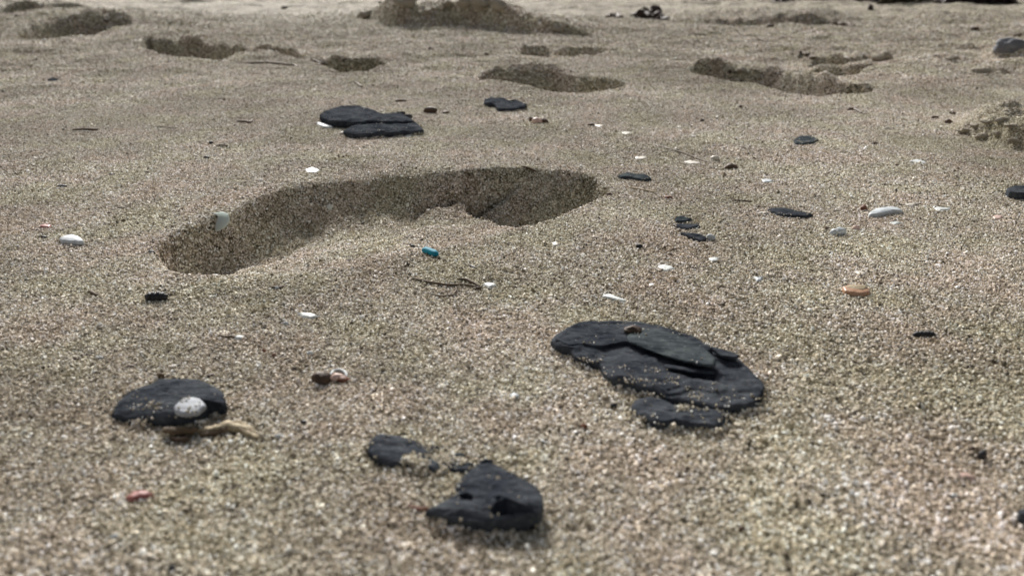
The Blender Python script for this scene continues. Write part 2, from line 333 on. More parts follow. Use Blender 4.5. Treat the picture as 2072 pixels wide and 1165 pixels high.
def slab(name, poly, mat, z=.003, thick=None, tx=0., ty=0., dome=0., edge=.0012, rag=.04, N=140, R=26, bump=.0004, layer=.0,
         carve=(), parent=None, under=.10, seed=1, fit=None, cover=.93, dust=0, dustf=None, hole=True, wave=1.0, base=None):
    """A thin plate: outline traced on its own tilted top plane, with rounded ragged edge, real thickness and worn top."""
    ox, oy, c = densify(poly, N, rag, seed)
    hx, hy, hz, dep = hit(c[0], c[1]) if base is None else base
    thick = thick if thick is not None else z + .004
    fp = np.array(fit if fit is not None else poly, float); fx, fy = flat(fp[:, 0], fp[:, 1], hz)
    fx = np.r_[fx, fx.mean()]; fy = np.r_[fy, fy.mean()]; fz = ground(fx, fy)
    sol = np.linalg.lstsq(np.column_stack([fx-hx, fy-hy, np.ones(len(fx))]), fz, rcond=None)[0]
    if name != 'sea_glass' and name != 'shell_cap':
        tx = tx+float(np.clip(sol[0], -.12, .12)); ty = ty+float(np.clip(sol[1], -.12, .12)); hz = .5*hz+.5*float(np.clip(sol[2], hz-.004, hz+.004))
    def plane(px, py):
        d = ray(px, py)                       # z = hz+z + tx*(x-hx) + ty*(y-hy)
        den = d[..., 2] - tx*d[..., 0] - ty*d[..., 1]
        t = (hz + z - H - tx*hx - ty*hy)/den
        return d[..., 0]*t, d[..., 1]*t, d[..., 2]*t + H
    V = []; rs = 1-np.linspace(0, 1, R, endpoint=False)**1.15
    rings = []
    for r in rs:
        px = c[0]+(ox-c[0])*r; py = c[1]+(oy-c[1])*r
        x, y, zz = plane(px, py)
        e = np.hypot(x-hx, y-hy)*(1-r)/max(r, .05)          # distance in from the edge
        zz = zz - edge*(1-np.clip(e/(edge*2.2), 0, 1)**.5)
        zz = zz + dome*(1-r*r)
        zz = zz + bump*fbm(x*200*wave, y*330*wave, seed+5, 4, .6)*min(1, (1-r)*12+.4)
        if layer:
            q = fbm(x*42*wave+seed, y*70*wave, seed+9, 3, .5)*3.2; st = np.floor(q) + sstep(.82, 1.0, q-np.floor(q))
            zz = zz + layer*st*min(1, (1-r)*10)
        for (cp, cd) in carve:
            zz = zz - cd*inpoly(px, py, cp)
        rings.append((x, y, zz))
    cx0, cy0, cz0 = plane(np.array([c[0]]), np.array([c[1]]))
    x, y, zz = rings[0]; mx, my = x.mean(), y.mean()
    sk = []
    for (k, dz) in ((1.0, .35), (1-under*.5, .7), (1-under, 1.0)):
        nn = 1+.05*fbm(np.arange(N)*.35, np.full(N, seed*1.7+dz), seed+3, 3)
        sk.append((mx+(x-mx)*k*nn, my+(y-my)*k*nn, zz - thick*dz))
    allr = sk[::-1] + rings
    for (a_, b_, c_) in allr: V += list(zip(a_, b_, c_))
    zc = rings[-1][2].mean(); V.append((rings[-1][0].mean(), rings[-1][1].mean(), zc)); ci = len(V)-1
    Fc = []
    for k in range(len(allr)-1):
        for i in range(N):
            j = (i+1) % N; Fc.append((k*N+i, k*N+j, (k+1)*N+j, (k+1)*N+i))
    k = len(allr)-1
    for i in range(N): Fc.append((k*N+i, k*N+(i+1) % N, ci))
    Fc.append(tuple(reversed(range(N))))
    # keep the winding outward
    x0 = np.array(V[k*N+0]); x1 = np.array(V[k*N+1]); xc = np.array(V[ci])
    if np.cross(x1-x0, xc-x0)[2] < 0: Fc = [tuple(reversed(f)) for f in Fc]
    if parent is None or isinstance(parent, bpy.types.Object):
        o = mesh(name, [(v[0], v[1], v[2]) for v in V], Fc, mat, parent)
        if parent is None:
            o.location = (hx, hy, hz); me = o.data
            co = np.empty(len(me.vertices)*3); me.vertices.foreach_get('co', co); co = co.reshape(-1, 3)-np.array([hx, hy, hz]); me.vertices.foreach_set('co', co.ravel()); me.update()
    if hole: HOLES.append(np.stack([c[0]+(ox-c[0])*cover, c[1]+(oy-c[1])*cover], -1))
    if hole and N >= 110:                     # loose sand banked against the foot of the stone
        n_ = int(N*9); k_ = RNG.integers(0, N, n_); X0_, Y0_, _z = rings[0]; mx_, my_ = X0_.mean(), Y0_.mean()
        pres = np.clip(.35+1.6*fbm(k_*.12, k_*0., seed+60, 2), 0, 1); d_ = np.abs(RNG.normal(0, .0016, n_))-.0006
        vx = X0_[k_]-mx_; vy = Y0_[k_]-my_; ln = np.hypot(vx, vy); bx = X0_[k_]+vx/ln*d_+RNG.normal(0, .0007, n_); by_ = Y0_[k_]+vy/ln*d_+RNG.normal(0, .0007, n_)
        bz = ground(bx, by_)+.0004+np.clip(.0026-np.abs(d_), 0, 1)*pres*RNG.random(n_)
        for q_ in np.where(RNG.random(n_) < pres*1.1)[0]: DUST.append((bx[q_], by_[q_], bz[q_], .00043))
    allx = np.concatenate([r_[0] for r_ in rings[1:]]); ally = np.concatenate([r_[1] for r_ in rings[1:]]); allz = np.concatenate([r_[2] for r_ in rings[1:]])
    ppx = np.concatenate([c[0]+(ox-c[0])*r for r in rs[1:]]); ppy = np.concatenate([c[1]+(oy-c[1])*r for r in rs[1:]])
    if dust:
        wgt = np.concatenate([np.full(N, r) for r in rs[1:]])
        if dustf is not None: wgt = wgt*dustf(ppx, ppy)
        wgt = wgt*np.clip(.5+2.2*fbm(allx*170, ally*170, seed+40, 3), .02, 3)**3; wgt = wgt/wgt.sum(); idx = RNG.choice(len(allx), dust, p=wgt)
        for i in idx: DUST.append((allx[i]+RNG.normal(0, .0006), ally[i]+RNG.normal(0, .0006), allz[i]+.0001, .00032))
    return o
def inpoly(px, py, poly):
    p = np.array(poly, float); r = np.zeros(np.shape(px), bool); j = len(p)-1
    for i in range(len(p)):
        c = ((p[i, 1] > py) != (p[j, 1] > py)) & (px < (p[j, 0]-p[i, 0])*(py-p[i, 1])/(p[j, 1]-p[i, 1]+1e-9)+p[i, 0])
        r ^= c; j = i
    return r.astype(float)
def ico(sub):
    import bmesh
    bm = bmesh.new(); bmesh.ops.create_icosphere(bm, subdivisions=sub, radius=1.0)
    V = np.array([v.co[:] for v in bm.verts]); Fc = [tuple(v.index for v in f.verts) for f in bm.faces]; bm.free(); return V, Fc
ICO = {k: ico(k) for k in (2, 3, 4)}
def n3(P, s, seed): return fbm(P[:, 0]*s+P[:, 2]*s*.7+seed, P[:, 1]*s-P[:, 2]*s*.6, seed, 3, .55)
def lump(name, px, py, wpx, hpx, mat, label=None, cat=None, group=None, seed=1, rough=.5, sub=3, rot=0., deep=.6, sink=.3, parent=None, lift=0., smooth=True, tilt=0.):
    """A worn solid crumb: px, py is the foot of its visible shape."""
    x, y, z, dep = hit(px, py); rx = wpx*.5*dep/F; ang = math.atan2(H, y)
    ry = rx*deep; vis = hpx*dep/F; rz = max(.25*rx, (vis-1.2*ry*math.sin(ang))/(2*math.cos(ang))*1.25)
    V, Fc = ICO[sub]; P = V*(1+rough*n3(V, 1.3, seed)[:, None]); P = P*np.array([rx, ry, rz])
    ct, st = math.cos(tilt), math.sin(tilt); P = np.stack([P[:, 0]*ct-P[:, 2]*st, P[:, 1], P[:, 0]*st+P[:, 2]*ct], -1)
    c, s = math.cos(rot), math.sin(rot); P = np.stack([P[:, 0]*c-P[:, 1]*s, P[:, 0]*s+P[:, 1]*c, P[:, 2]], -1)
    o = mesh(name, P if parent is None else P+np.array([x, y+ry*.5, z+rz*(1-2*sink)+lift]), Fc, mat, parent, smooth)
    if parent is None: o.location = (x, y+ry*.5, z+rz*(1-2*sink)+lift)
    if label: tag(o, label, cat, group)
    return o
def tube(name, pts, rad, mat, parent=None, label=None, cat=None, group=None, lift=.6, seed=1, flatn=1.0, seg=8, taper=True, rings=None, knob=.18, n=None):
    """A stick lying on the sand along traced points [(x, y, lift in radii)]; rad in photo pixels at its middle."""
    q = np.array([(p[0], p[1]) for p in pts], float); lf = np.array([p[2] if len(p) > 2 else lift for p in pts], float)
    L = np.r_[0, np.cumsum(np.hypot(*(q[1:]-q[:-1]).T))]; n = n or max(10, int(L[-1]/4)); u = np.linspace(0, L[-1], n)
    qx = np.interp(u, L, q[:, 0]); qy = np.interp(u, L, q[:, 1]); lfu = np.interp(u, L, lf)
    if n > 14:
        k = np.array([.25, .5, .25]); 
        for _ in range(2):
            qx[1:-1] = k[0]*qx[:-2]+k[1]*qx[1:-1]+k[2]*qx[2:]; qy[1:-1] = k[0]*qy[:-2]+k[1]*qy[1:-1]+k[2]*qy[2:]
    P = []; 
    for i in range(n):
        x, y, z, dep = hit(qx[i], qy[i]); P.append((x, y, z, dep))
    P = np.array(P); dep = P[:, 3].mean(); r = rad*dep/F
    c = P[:, :3].copy(); c[:, 2] = np.convolve(np.pad(c[:, 2], 2, mode='edge'), np.ones(5)/5, 'valid') + r*lfu
    V = []; 
    for i in range(n):
        t = c[min(i+1, n-1)]-c[max(i-1, 0)]; t = t/np.linalg.norm(t); sd_ = np.cross(t, [0, 0, 1]); sd_ /= np.linalg.norm(sd_); up = np.cross(sd_, t)
        e = u[i]/L[-1]; k = 1.0
        if taper: k = .35+.65*math.sin(math.pi*min(max(e, .0), 1))**.4
        else: k = max(.12, math.sqrt(max(0, 1-(abs(e-.5)*2)**4)))
        if rings: k *= 1+.13*math.cos(e*rings*2*math.pi)
        for j in range(seg):
            a = 2*math.pi*j/seg; rr = r*k*(1+knob*float(vnoise(np.array([i*.6]), np.array([j*1.3]), seed)[0])*2)
            V.append(c[i]+rr*(math.cos(a)*sd_+math.sin(a)*flatn*up))
    V = np.array(V); Fc = [(i*seg+j, i*seg+(j+1) % seg, (i+1)*seg+(j+1) % seg, (i+1)*seg+j) for i in range(n-1) for j in range(seg)]
    Fc.append(tuple(range(seg))[::-1]); Fc.append(tuple((n-1)*seg+j for j in range(seg)))
    m0 = c[n//2].copy()
    o = mesh(name, V if parent is not None else V-m0, Fc, mat, parent)
    if parent is None: o.location = m0
    if label: tag(o, label, cat, group)
    return o
def root(px, py, name, label, cat, group=None):
    x, y, z, d = hit(px, py); return empty(name, (x, y, z), label, cat, group)

# ------------------------------------------------------------------ the ground sheet
def build_ground():
    X = GX; Y = np.repeat(GY[:, None], len(GA), 1); Z = GZ; nr, nc = X.shape
    me = bpy.data.meshes.new('sand'); V = np.stack([X, Y, Z], -1).reshape(-1, 3)
    i = np.arange(nr-1)[:, None]*nc + np.arange(nc-1)[None, :]; Q = np.stack([i, i+1, i+nc+1, i+nc], -1).reshape(-1, 4)
    me.vertices.add(len(V)); me.vertices.foreach_set('co', V.ravel())
    me.loops.add(Q.size); me.loops.foreach_set('vertex_index', Q.ravel().astype(np.int32))
    me.polygons.add(len(Q)); me.polygons.foreach_set('loop_start', np.arange(0, Q.size, 4, dtype=np.int32))
    me.polygons.foreach_set('use_smooth', np.ones(len(Q), bool)); me.update(calc_edges=True)
    me.materials.append(M['sand']); o = bpy.data.objects.new('sand', me); C.objects.link(o); o['kind'] = 'structure'
build_ground()

# ------------------------------------------------------------------ slates
G_SL = 'dark slate stones lying in the sand'
r = root(1330, 760, 'slate_stone', 'largest dark slate slab, layered and lobed, right of centre in the foreground', 'stone', G_SL)
bs = hit(1330, 740)
A1 = [(1112,685),(1121,672),(1144,658),(1178,646),(1234,644),(1286,646),(1337,653),(1376,668),(1407,675),(1440,700),(1461,706),(1490,716),(1505,727),(1531,754),(1550,775),(1543,796),(1528,808),(1502,814),(1453,821),(1420,813),(1389,806),(1348,801),(1327,785),(1299,778),(1260,767),(1240,765),(1219,752),(1219,739),(1209,734),(1165,718),(1150,703),(1126,699)]
slab('base_plate', A1, 'slate', z=.0045, N=260, R=60, rag=.03, edge=.0014, bump=.0005, layer=.00065, parent=r, dust=230, seed=3, base=bs, fit=A1,
     dustf=lambda x, y: np.where(y > 690+(x-1112)*.25, 1.0, .05), under=.05,
     carve=[([(1345,741),(1400,748),(1447,757),(1446,770),(1400,764),(1350,750)], .0026), ([(1265,676),(1282,672),(1284,686),(1268,688)], .002)])
slab('upper_layer', [(1122,684),(1144,663),(1178,651),(1234,648),(1286,650),(1337,657),(1376,672),(1407,680),(1440,703),(1424,712),(1375,716),(1322,708),(1290,694),(1262,690),(1215,700),(1180,694),(1150,697)],
     'slate', z=.0056, thick=.0014, N=200, R=30, rag=.03, edge=.0005, bump=.0005, layer=.0003, parent=r, seed=7, base=bs, fit=A1, hole=False, under=.03, dust=25)
slab('lower_lobe', [(1276,821),(1286,803),(1312,798),(1338,803),(1363,814),(1402,822),(1446,828),(1474,832),(1482,842),(1448,863),(1415,860),(1368,850),(1338,857),(1307,845),(1286,832)],
     'slate', z=.0034, N=140, R=24, rag=.035, edge=.0012, bump=.0006, layer=.0003, parent=r, dust=150, seed=5, under=.06)
slab('raised_flake', [(1271,688),(1268,672),(1294,663),(1337,664),(1389,680),(1428,703),(1448,722),(1447,739),(1415,735),(1363,721),(1312,704)],
     'slate_green', z=.0074, thick=.0014, ty=-.06, N=130, R=24, rag=.02, edge=.0008, bump=.0004, layer=.0002, parent=r, seed=8, base=bs, fit=A1, hole=False, under=.12, dust=10)
slab('thin_flake', [(1342,735),(1400,745),(1446,749),(1448,756),(1400,751),(1346,742)], 'slate', z=.0054, thick=.0006, N=60, R=6, rag=.02, edge=.0003, bump=.0002, parent=r, seed=9, base=bs, fit=A1, hole=False)
slab('rim_splinter', [(1436,699),(1466,706),(1498,717),(1490,723),(1460,719)], 'slate', z=.0066, thick=.0012, N=60, R=8, rag=.03, edge=.0005, bump=.0003, parent=r, seed=10, base=bs, fit=A1, hole=False)
lump('stone_chip', 1277, 696, 30, 14, 'brown', parent=r, seed=4, rough=.8, lift=.0060)
for k in range(60):                            # brown weed grit caught between the lobes
    DUST.append((*[float(v) for v in flat(1330+RNG.random()*95, 780+RNG.random()*28, .0015)], .0018+RNG.random()*.001, .00032))
g = root(1375, 805, 'seaweed_crumb', 'brown olive weed crumbs caught under the largest slate slab', 'seaweed')
for k in range(16):
    lump('weed_crumb', 1333+k*5.6+random.uniform(-4, 4), 790+random.uniform(0, 20), random.uniform(8, 14), 7, random.choice(['brown', 'algae', 'brown']), parent=g, seed=20+k, rough=.9, sub=2, lift=.0012)

r = root(340, 835, 'slate_stone', 'oval dark slate stone with a white shell on top, left foreground', 'stone', G_SL)
slab('plate', [(224,835),(235,807),(263,784),(304,771),(325,761),(361,759),(399,760),(430,774),(451,787),(457,805),(453,816),(436,811),(420,811),(408,826),(388,838),(360,838),(314,840),(263,841)],
     'slate', z=.0046, tx=.10, thick=.010, N=200, R=40, rag=.02, edge=.0016, bump=.0006, layer=.0002, parent=r, dust=110, seed=13, under=.16, dome=.0012, base=hit(340, 815),
     dustf=lambda x, y: .3+np.clip((330-x)/100, 0, 2)+(y > 820)*2.)
o = slab('white_shell', [(350,822),(362,808),(385,799),(405,803),(418,818),(400,832),(372,835),(352,831)], 'chalk', z=.0086, thick=.0015, dome=.0004, dust=34, N=60, R=12, rag=.03, edge=.0008, bump=.0002, seed=14, hole=False, base=hit(380, 835))
tag(o, 'rounded white shell lying on the oval slate stone', 'shell')

r = root(1000, 1045, 'slate_stone', 'dark humped slate stone with a black hollow and green algae, bottom centre', 'stone', G_SL)
bs = hit(1010, 1045)
slab('body', [(858,1028),(876,1018),(907,1001),(925,990),(920,975),(937,956),(968,931),(989,928),(1015,938),(1053,959),(1087,977),(1100,1000),(1102,1018),(1092,1028),(1060,1036),(1030,1042),(992,1046),(963,1047),(925,1043),(891,1036),(865,1032)],
     'slate', z=.0068, tx=.10, thick=.011, N=260, R=70, rag=.02, edge=.0016, bump=.0005, layer=.0004, dome=.0006, parent=r, seed=17, under=.14, base=bs, dust=34,
     carve=[([(993,1034),(1000,1022),(1008,1013),(1022,1009),(1038,1013),(1056,1021),(1076,1024),(1080,1030),(1058,1033),(1030,1038),(1004,1040)], .0075), ([(928,1000),(944,995),(958,1003),(955,1014),(936,1011)], .0035)])
lump('stone_knob', 985, 962, 26, 18, 'slate', parent=r, seed=6, rough=.7, lift=.004)
for k, (px, py, ww, hh) in enumerate(((1003,1062,30,20),(1024,1064,28,18),(1046,1058,28,18),(1030,1050,26,14),(1068,1052,22,14),(1085,1046,22,16))):
    lump('broken_piece', px, py, ww, hh, 'slate', parent=r, seed=90+k, rough=.7, sub=3, deep=.7)
slab('buried_edge', [(868,922),(900,912),(930,922),(950,935),(958,948),(930,952),(905,946),(885,938)], 'slate', z=.0012, thick=.004, N=90, R=18, rag=.06, edge=.0008, bump=.0005, parent=r, seed=95, cover=.35, dust=260)
g = root(1000, 1064, 'algae_tuft', 'small green algae tuft in the hollow of the bottom centre slate', 'algae')
for k in range(9): lump('frond', 1000+random.uniform(-10, 10), 1040+k*3.2, 12, 11, 'algae', parent=g, seed=50+k, rough=1., sub=2, lift=.0012)
lump('pebble', 1064, 1045, 20, 16, 'cream', 'small cream pebble under the right edge of the bottom centre slate', 'pebble', seed=9)
tube('twig', [(826,1026),(850,1032),(868,1030)], 5, 'redbrown', label='short reddish twig left of the bottom centre slate', cat='twig')

o = slab('slate_stone', [(742,897),(750,882),(765,869),(804,874),(835,882),(860,895),(907,897),(901,905),(868,918),(894,938),(886,950),(860,946),(822,936),(791,932),(765,926),(747,913)],
     'slate', z=.0028, tx=-.045, thick=.007, N=140, R=26, rag=.03, edge=.0016, bump=.0006, layer=.0002, seed=23, dust=420, dustf=lambda x, y: .12+np.clip((x-790)/60, 0, 3))
tag(o, 'half buried dark slate covered with sand grains, above the bottom centre slate', 'stone', G_SL)
for (px, py, s_, k) in ((928,930,30,1),(950,944,22,2),(910,938,20,3)):
    lump('slate_chip', px, py, s_, s_*.6, 'slate_green', 'small greenish slate chip %s the two bottom centre slates' % ['', 'between', 'close to the upper hump of', 'left among crumbs between'][k], 'stone', seed=60+k, rough=.8, sub=2)

r = root(750, 262, 'slate_stone', 'two plate dark slate stone on the open sand beyond the shoe print', 'stone', G_SL)
slab('back_plate', [(646,230),(657,222),(682,214),(716,212),(747,217),(767,225),(791,230),(806,225),(822,232),(842,243),(800,246),(755,244),(729,245),(703,244),(667,243),(652,236)],
     'slate', z=.008, thick=.012, N=150, R=24, rag=.03, edge=.002, bump=.0012, layer=.0007, parent=r, seed=27, under=.08, base=hit(740, 244), wave=.5, dust=25)
slab('front_plate', [(693,263),(711,253),(744,243),(791,243),(827,240),(842,246),(858,261),(832,263),(780,267),(744,270),(708,270)],
     'slate', z=.0055, thick=.009, N=140, R=20, rag=.03, edge=.0015, bump=.0012, layer=.0006, parent=r, seed=29, under=.08, base=hit(770, 266), wave=.5, dust=60)
for k, (px, py) in enumerate(((800,242),(812,239),(826,245))): lump('stone_knob', px, py, 16, 7, 'slate', parent=r, seed=31+k, rough=.9, sub=3, lift=.004)
o = slab('white_shell', [(640,245),(655,249),(672,253),(675,257),(655,256),(643,251)], 'white', z=.002, N=50, R=8, rag=.05, seed=33); tag(o, 'white shell sliver tucked left of the two plate slate', 'shell')
lump('white_pebble', 692, 273, 12, 8, 'cream', 'cream pebble touching the front corner of the two plate slate', 'pebble', seed=35)
o = slab('pale_shell', [(820,266),(835,264),(840,272),(825,277),(814,273)], 'pale', z=.001, N=40, R=8, rag=.06, seed=36); tag(o, 'pale flat shell in front of the two plate slate', 'shell')

r = root(1025, 216, 'slate_stone', 'small dark slate with a white shell at its left end, beyond the shoe print', 'stone', G_SL)
slab('plate', [(978,200),(990,194),(1015,196),(1030,201),(1050,201),(1067,208),(1060,214),(1035,217),(1008,216),(1000,207),(985,206)], 'slate', z=.007, thick=.010, N=110, R=18, rag=.05, edge=.002, bump=.0015, layer=.0008, parent=r, seed=41, base=hit(1025, 215), wave=.5, dust=12)
lump('white_shell', 994, 208, 15, 7, 'white', 'tiny white shell at the left end of the small far slate', 'shell', seed=43, lift=.002)

SL = [ # outline, label, height
 ([(1553,421),(1570,418),(1600,420),(1625,428),(1646,432),(1630,436),(1600,434),(1575,432)], 'thin pointed slate sliver beside a cream pebble, right of the shoe print', .0022),
 ([(1365,440),(1375,434),(1392,436),(1402,442),(1385,446),(1368,446)], 'topmost of three short slate slivers right of the shoe print', .0018),
 ([(1362,453),(1385,451),(1412,453),(1418,456),(1395,461),(1375,459)], 'middle one of three short slate slivers right of the shoe print', .0018),
 ([(1376,469),(1400,468),(1422,474),(1434,480),(1420,486),(1398,479)], 'lowest of three short slate slivers, touching a white shell', .002),
 ([(1250,353),(1268,347),(1295,349),(1312,354),(1320,361),(1300,363),(1275,358),(1255,358)], 'grey green slate sliver just right of the shoe print tip', .0022),
 ([(1605,282),(1618,274),(1640,273),(1658,281),(1645,288),(1625,291),(1610,289)], 'small rounded grey slate far right of the two plate slate', .0022),
 ([(2036,380),(2055,374),(2090,372),(2100,392),(2060,390),(2042,387)], 'dark slate cut by the right edge of the photo', .005),
 ([(2062,1029),(2069,1024),(2090,1021),(2094,1038),(2076,1038),(2065,1034)], 'dark slate corner at the lower right edge of the photo', .004),
 ([(95,160),(108,156),(120,160),(110,164)], 'tiny dark slate chip on the far left sand', .003),
]
for i, (pl, lb, z) in enumerate(SL):
    o = slab('slate_stone', pl, 'slate_green' if i in (1, 4, 5) else 'slate', z=z, N=90, R=14, rag=.05, edge=.0009, bump=.0005, layer=.0002, seed=70+i, dust=0 if i > 5 else (60 if i == 5 else 14), cover=.75 if i == 5 else .9)
    tag(o, lb, 'stone', G_SL)
o = lump('grey_rock', 2050, 104, 72, 30, 'rock', 'blue grey rock on a sand mound at the upper right edge', 'rock', seed=81, rough=.5, sub=4, deep=.5)

# ------------------------------------------------------------------ shells, pebbles, glass, plastic
def shell(poly, mat, label, z=.0009, dome=.0004, **k):
    o = slab(k.pop('name', 'white_shell'), poly, mat, z=z, dome=dome, N=k.pop('N', 60), R=12, rag=k.pop('rag', .09), edge=.0007, bump=.0002, cover=.72, **k); return tag(o, label, k.get('cat', 'shell'))
shell([(118,482),(130,475),(145,472),(160,477),(171,487),(160,489),(140,488),(125,487)], 'white', 'white domed shell right of the red shell chip, left side', z=.002, dome=.001, seed=101, rag=.04)
shell([(1757,430),(1770,422),(1790,417),(1808,416),(1822,420),(1829,426),(1812,426),(1795,429),(1775,433),(1760,434)], 'white', 'long curved bluish white shell on the right', z=.0025, dome=.0008, seed=102, thick=.006, rag=.04)
shell([(1830,412),(1845,409),(1858,411),(1848,416),(1838,415)], 'cream', 'cream shell chip just right of the long white shell', seed=103)
shell([(1886,416),(1900,419),(1926,420),(1920,424),(1895,425)], 'pale', 'pale straight shell chip right of the long white shell', seed=104)
shell([(2008,437),(2018,433),(2032,436),(2025,442),(2012,442)], 'pink', 'pinkish shell chip near the right edge', seed=105)
shell([(1540,363),(1550,360),(1565,364),(1560,368),(1545,368)], 'white', 'white flat shell chip above the pointed slate sliver', seed=106)
shell([(1283,317),(1300,315),(1312,318),(1300,322),(1287,321)], 'cream', 'cream shell chip above the grey green slate sliver', seed=107)
shell([(1383,327),(1395,323),(1412,327),(1420,331),(1400,331)], 'cream', 'long cream chip below the thin branch', seed=108)
shell([(1840,325),(1856,321),(1870,325),(1876,330),(1860,329)], 'pale', 'pale shell chip on the far right sand', seed=109)
shell([(1330,537),(1342,533),(1360,537),(1366,543),(1350,547),(1335,545)], 'pale', 'pale crumbled shell below the three slate slivers', seed=110, rag=.12)
shell([(1524,558),(1533,562),(1547,557),(1540,567),(1532,568)], 'white', 'small bright white forked shell chip, right of centre', seed=111)
shell([(1728,548),(1740,546),(1755,552),(1748,556),(1735,553)], 'cream', 'cream shell chip above the orange shell', seed=112)
shell([(600,632),(615,630),(635,633),(645,638),(630,643),(612,640)], 'pale', 'pale flat shell above the brown snail shell', seed=113)
shell([(975,574),(985,569),(1002,572),(1005,577),(990,581)], 'pale', 'pale shell beside the root of the forked twig', seed=114)
shell([(615,342),(632,337),(648,343),(640,349),(622,349)], 'pale', 'faint pale shell beyond the left rim of the shoe print', seed=115)
shell([(1215,598),(1230,592),(1250,600),(1275,610),(1250,607)], 'pale', 'faint pale shell streak above the largest slate slab', seed=116, rag=.15)
shell([(1432,522),(1445,518),(1456,520),(1452,528),(1440,528)], 'pale', 'tiny pale shell below the lowest slate sliver', seed=117)
shell([(1030,797),(1040,790),(1052,796),(1048,803),(1036,804)], 'white', 'small white shell chip between snail shell and largest slab', seed=118, name='white_shell')
shell([(1115,490),(1125,486),(1133,491),(1128,497),(1119,496)], 'cream', 'small curved cream shell below the shoe print toe', seed=119)
shell([(470,680),(485,676),(498,680),(490,684),(478,684)], 'pale', 'pale shell touching the small dark twig, left of centre', seed=120)
shell([(1935,956),(1950,952),(1975,962),(1970,968),(1948,965)], 'pink', 'pale pinkish flat shell in the lower right sand', seed=121)
shell([(1200,253),(1210,251),(1224,253),(1214,257)], 'cream', 'tiny cream chip next to a dark crumb beyond the print', seed=122)
shell([(1255,268),(1268,265),(1280,268),(1268,272)], 'cream', 'tiny cream chip on the far sand, centre right', seed=123)
shell([(1800,450),(1815,446),(1825,450),(1812,454)], 'pale', 'faint pale chip under the long white shell', seed=124)
shell([(77,455),(90,451),(104,454),(100,459),(84,459)], 'red', 'small red shell chip left of the white domed shell', seed=125, name='red_shell')
shell([(254,1003),(270,990),(292,988),(310,997),(300,1002),(282,1004),(262,1010)], 'red', 'blurred dark red shell chip, lower left corner area', z=.0014, seed=126, name='red_shell')
o = shell([(1704,580),(1715,575),(1740,573),(1758,580),(1762,590),(1745,594),(1722,591),(1708,587)], 'orange', 'orange banded oval shell on the right', z=.0022, dome=.0008, seed=127, name='orange_shell', thick=.007, rag=.04)
slab('shell_cap', [(1709,580),(1722,575),(1742,575),(1757,580),(1748,587),(1722,586)], 'wood', z=.0028, dome=.0007, N=50, R=8, rag=.02, edge=.0004, bump=.0001, parent=o, seed=128, hole=False, base=hit(1733, 586), thick=.001)
lump('white_stone', 1698, 476, 32, 21, 'white', 'angular white stone right of the pointed slate sliver', 'pebble', seed=131, rough=.6)
lump('pink_pebble', 1733, 464, 16, 10, 'pink', 'small pinkish white pebble right of the angular white stone', 'pebble', seed=132)
lump('white_shell', 1439, 487, 20, 16, 'white', 'white rounded shell at the end of the lowest slate sliver', 'shell', seed=133)
lump('cream_pebble', 1547, 434, 18, 8, 'cream', 'cream pebble at the left tip of the pointed slate sliver', 'pebble', seed=134)
lump('white_pebble', 868, 430, 11, 8, 'cream', 'small bright pebble inside the shoe print', 'pebble', seed=135)
lump('pale_pebble', 667, 424, 10, 13, 'pale', 'pale upright pebble on the shaded wall of the shoe print', 'pebble', seed=136)
lump('white_pebble', 560, 585, 10, 7, 'white', 'tiny white pebble below the shoe print heel', 'pebble', seed=137)
lump('white_pebble', 578, 658, 13, 9, 'white', 'round white pebble above and left of the snail shell', 'pebble', seed=138)
lump('white_pebble', 627, 718, 12, 9, 'white', 'round white pebble just above the snail shell', 'pebble', seed=139)
lump('white_pebble', 562, 886, 12, 10, 'white', 'round white pebble right of the driftwood stick', 'pebble', seed=140)
lump('white_pebble', 233, 1090, 16, 13, 'white', 'blurred white pebble in the bottom left sand', 'pebble', seed=141)
lump('white_pebble', 1672, 862, 15, 7, 'white', 'bright white pebble right of the largest slab', 'pebble', seed=142)
lump('white_pebble', 1932, 1005, 14, 9, 'white', 'bright white pebble in the lower right sand', 'pebble', seed=143)
lump('white_pebble', 1795, 262, 11, 6, 'cream', 'bright cream pebble on the far right sand', 'pebble', seed=144)
lump('white_pebble', 1513, 254, 8, 6, 'cream', 'bright cream pebble below the middle right footprint', 'pebble', seed=145)
lump('cream_pebble', 1447, 325, 18, 12, 'cream', 'cream lump at the end of the thin branch', 'pebble', seed=146)
# sea glass leaning on the rim of the print
x, y, z, dep = hit(440, 462)
o = slab('sea_glass', [(422,466),(424,440),(432,430),(448,427),(462,431),(465,444),(455,456),(440,464),(430,468)], 'glass', z=.002, thick=.0012, ty=1.2, tx=.1, N=80, R=12, rag=.012, edge=.0004, bump=.0001, seed=151, base=(x, y, z, dep), under=.03)
tag(o, 'translucent grey green sea glass shard standing on the rim of the shoe print', 'sea glass')
# blue plastic bead
o = tube('plastic_bead', [(855,510),(863,511),(875,516),(886,521)], 8, 'blue', label='bright blue plastic bead piece below the shoe print', cat='plastic', lift=.7, taper=False, knob=.06, seg=14, n=12, flatn=.85)
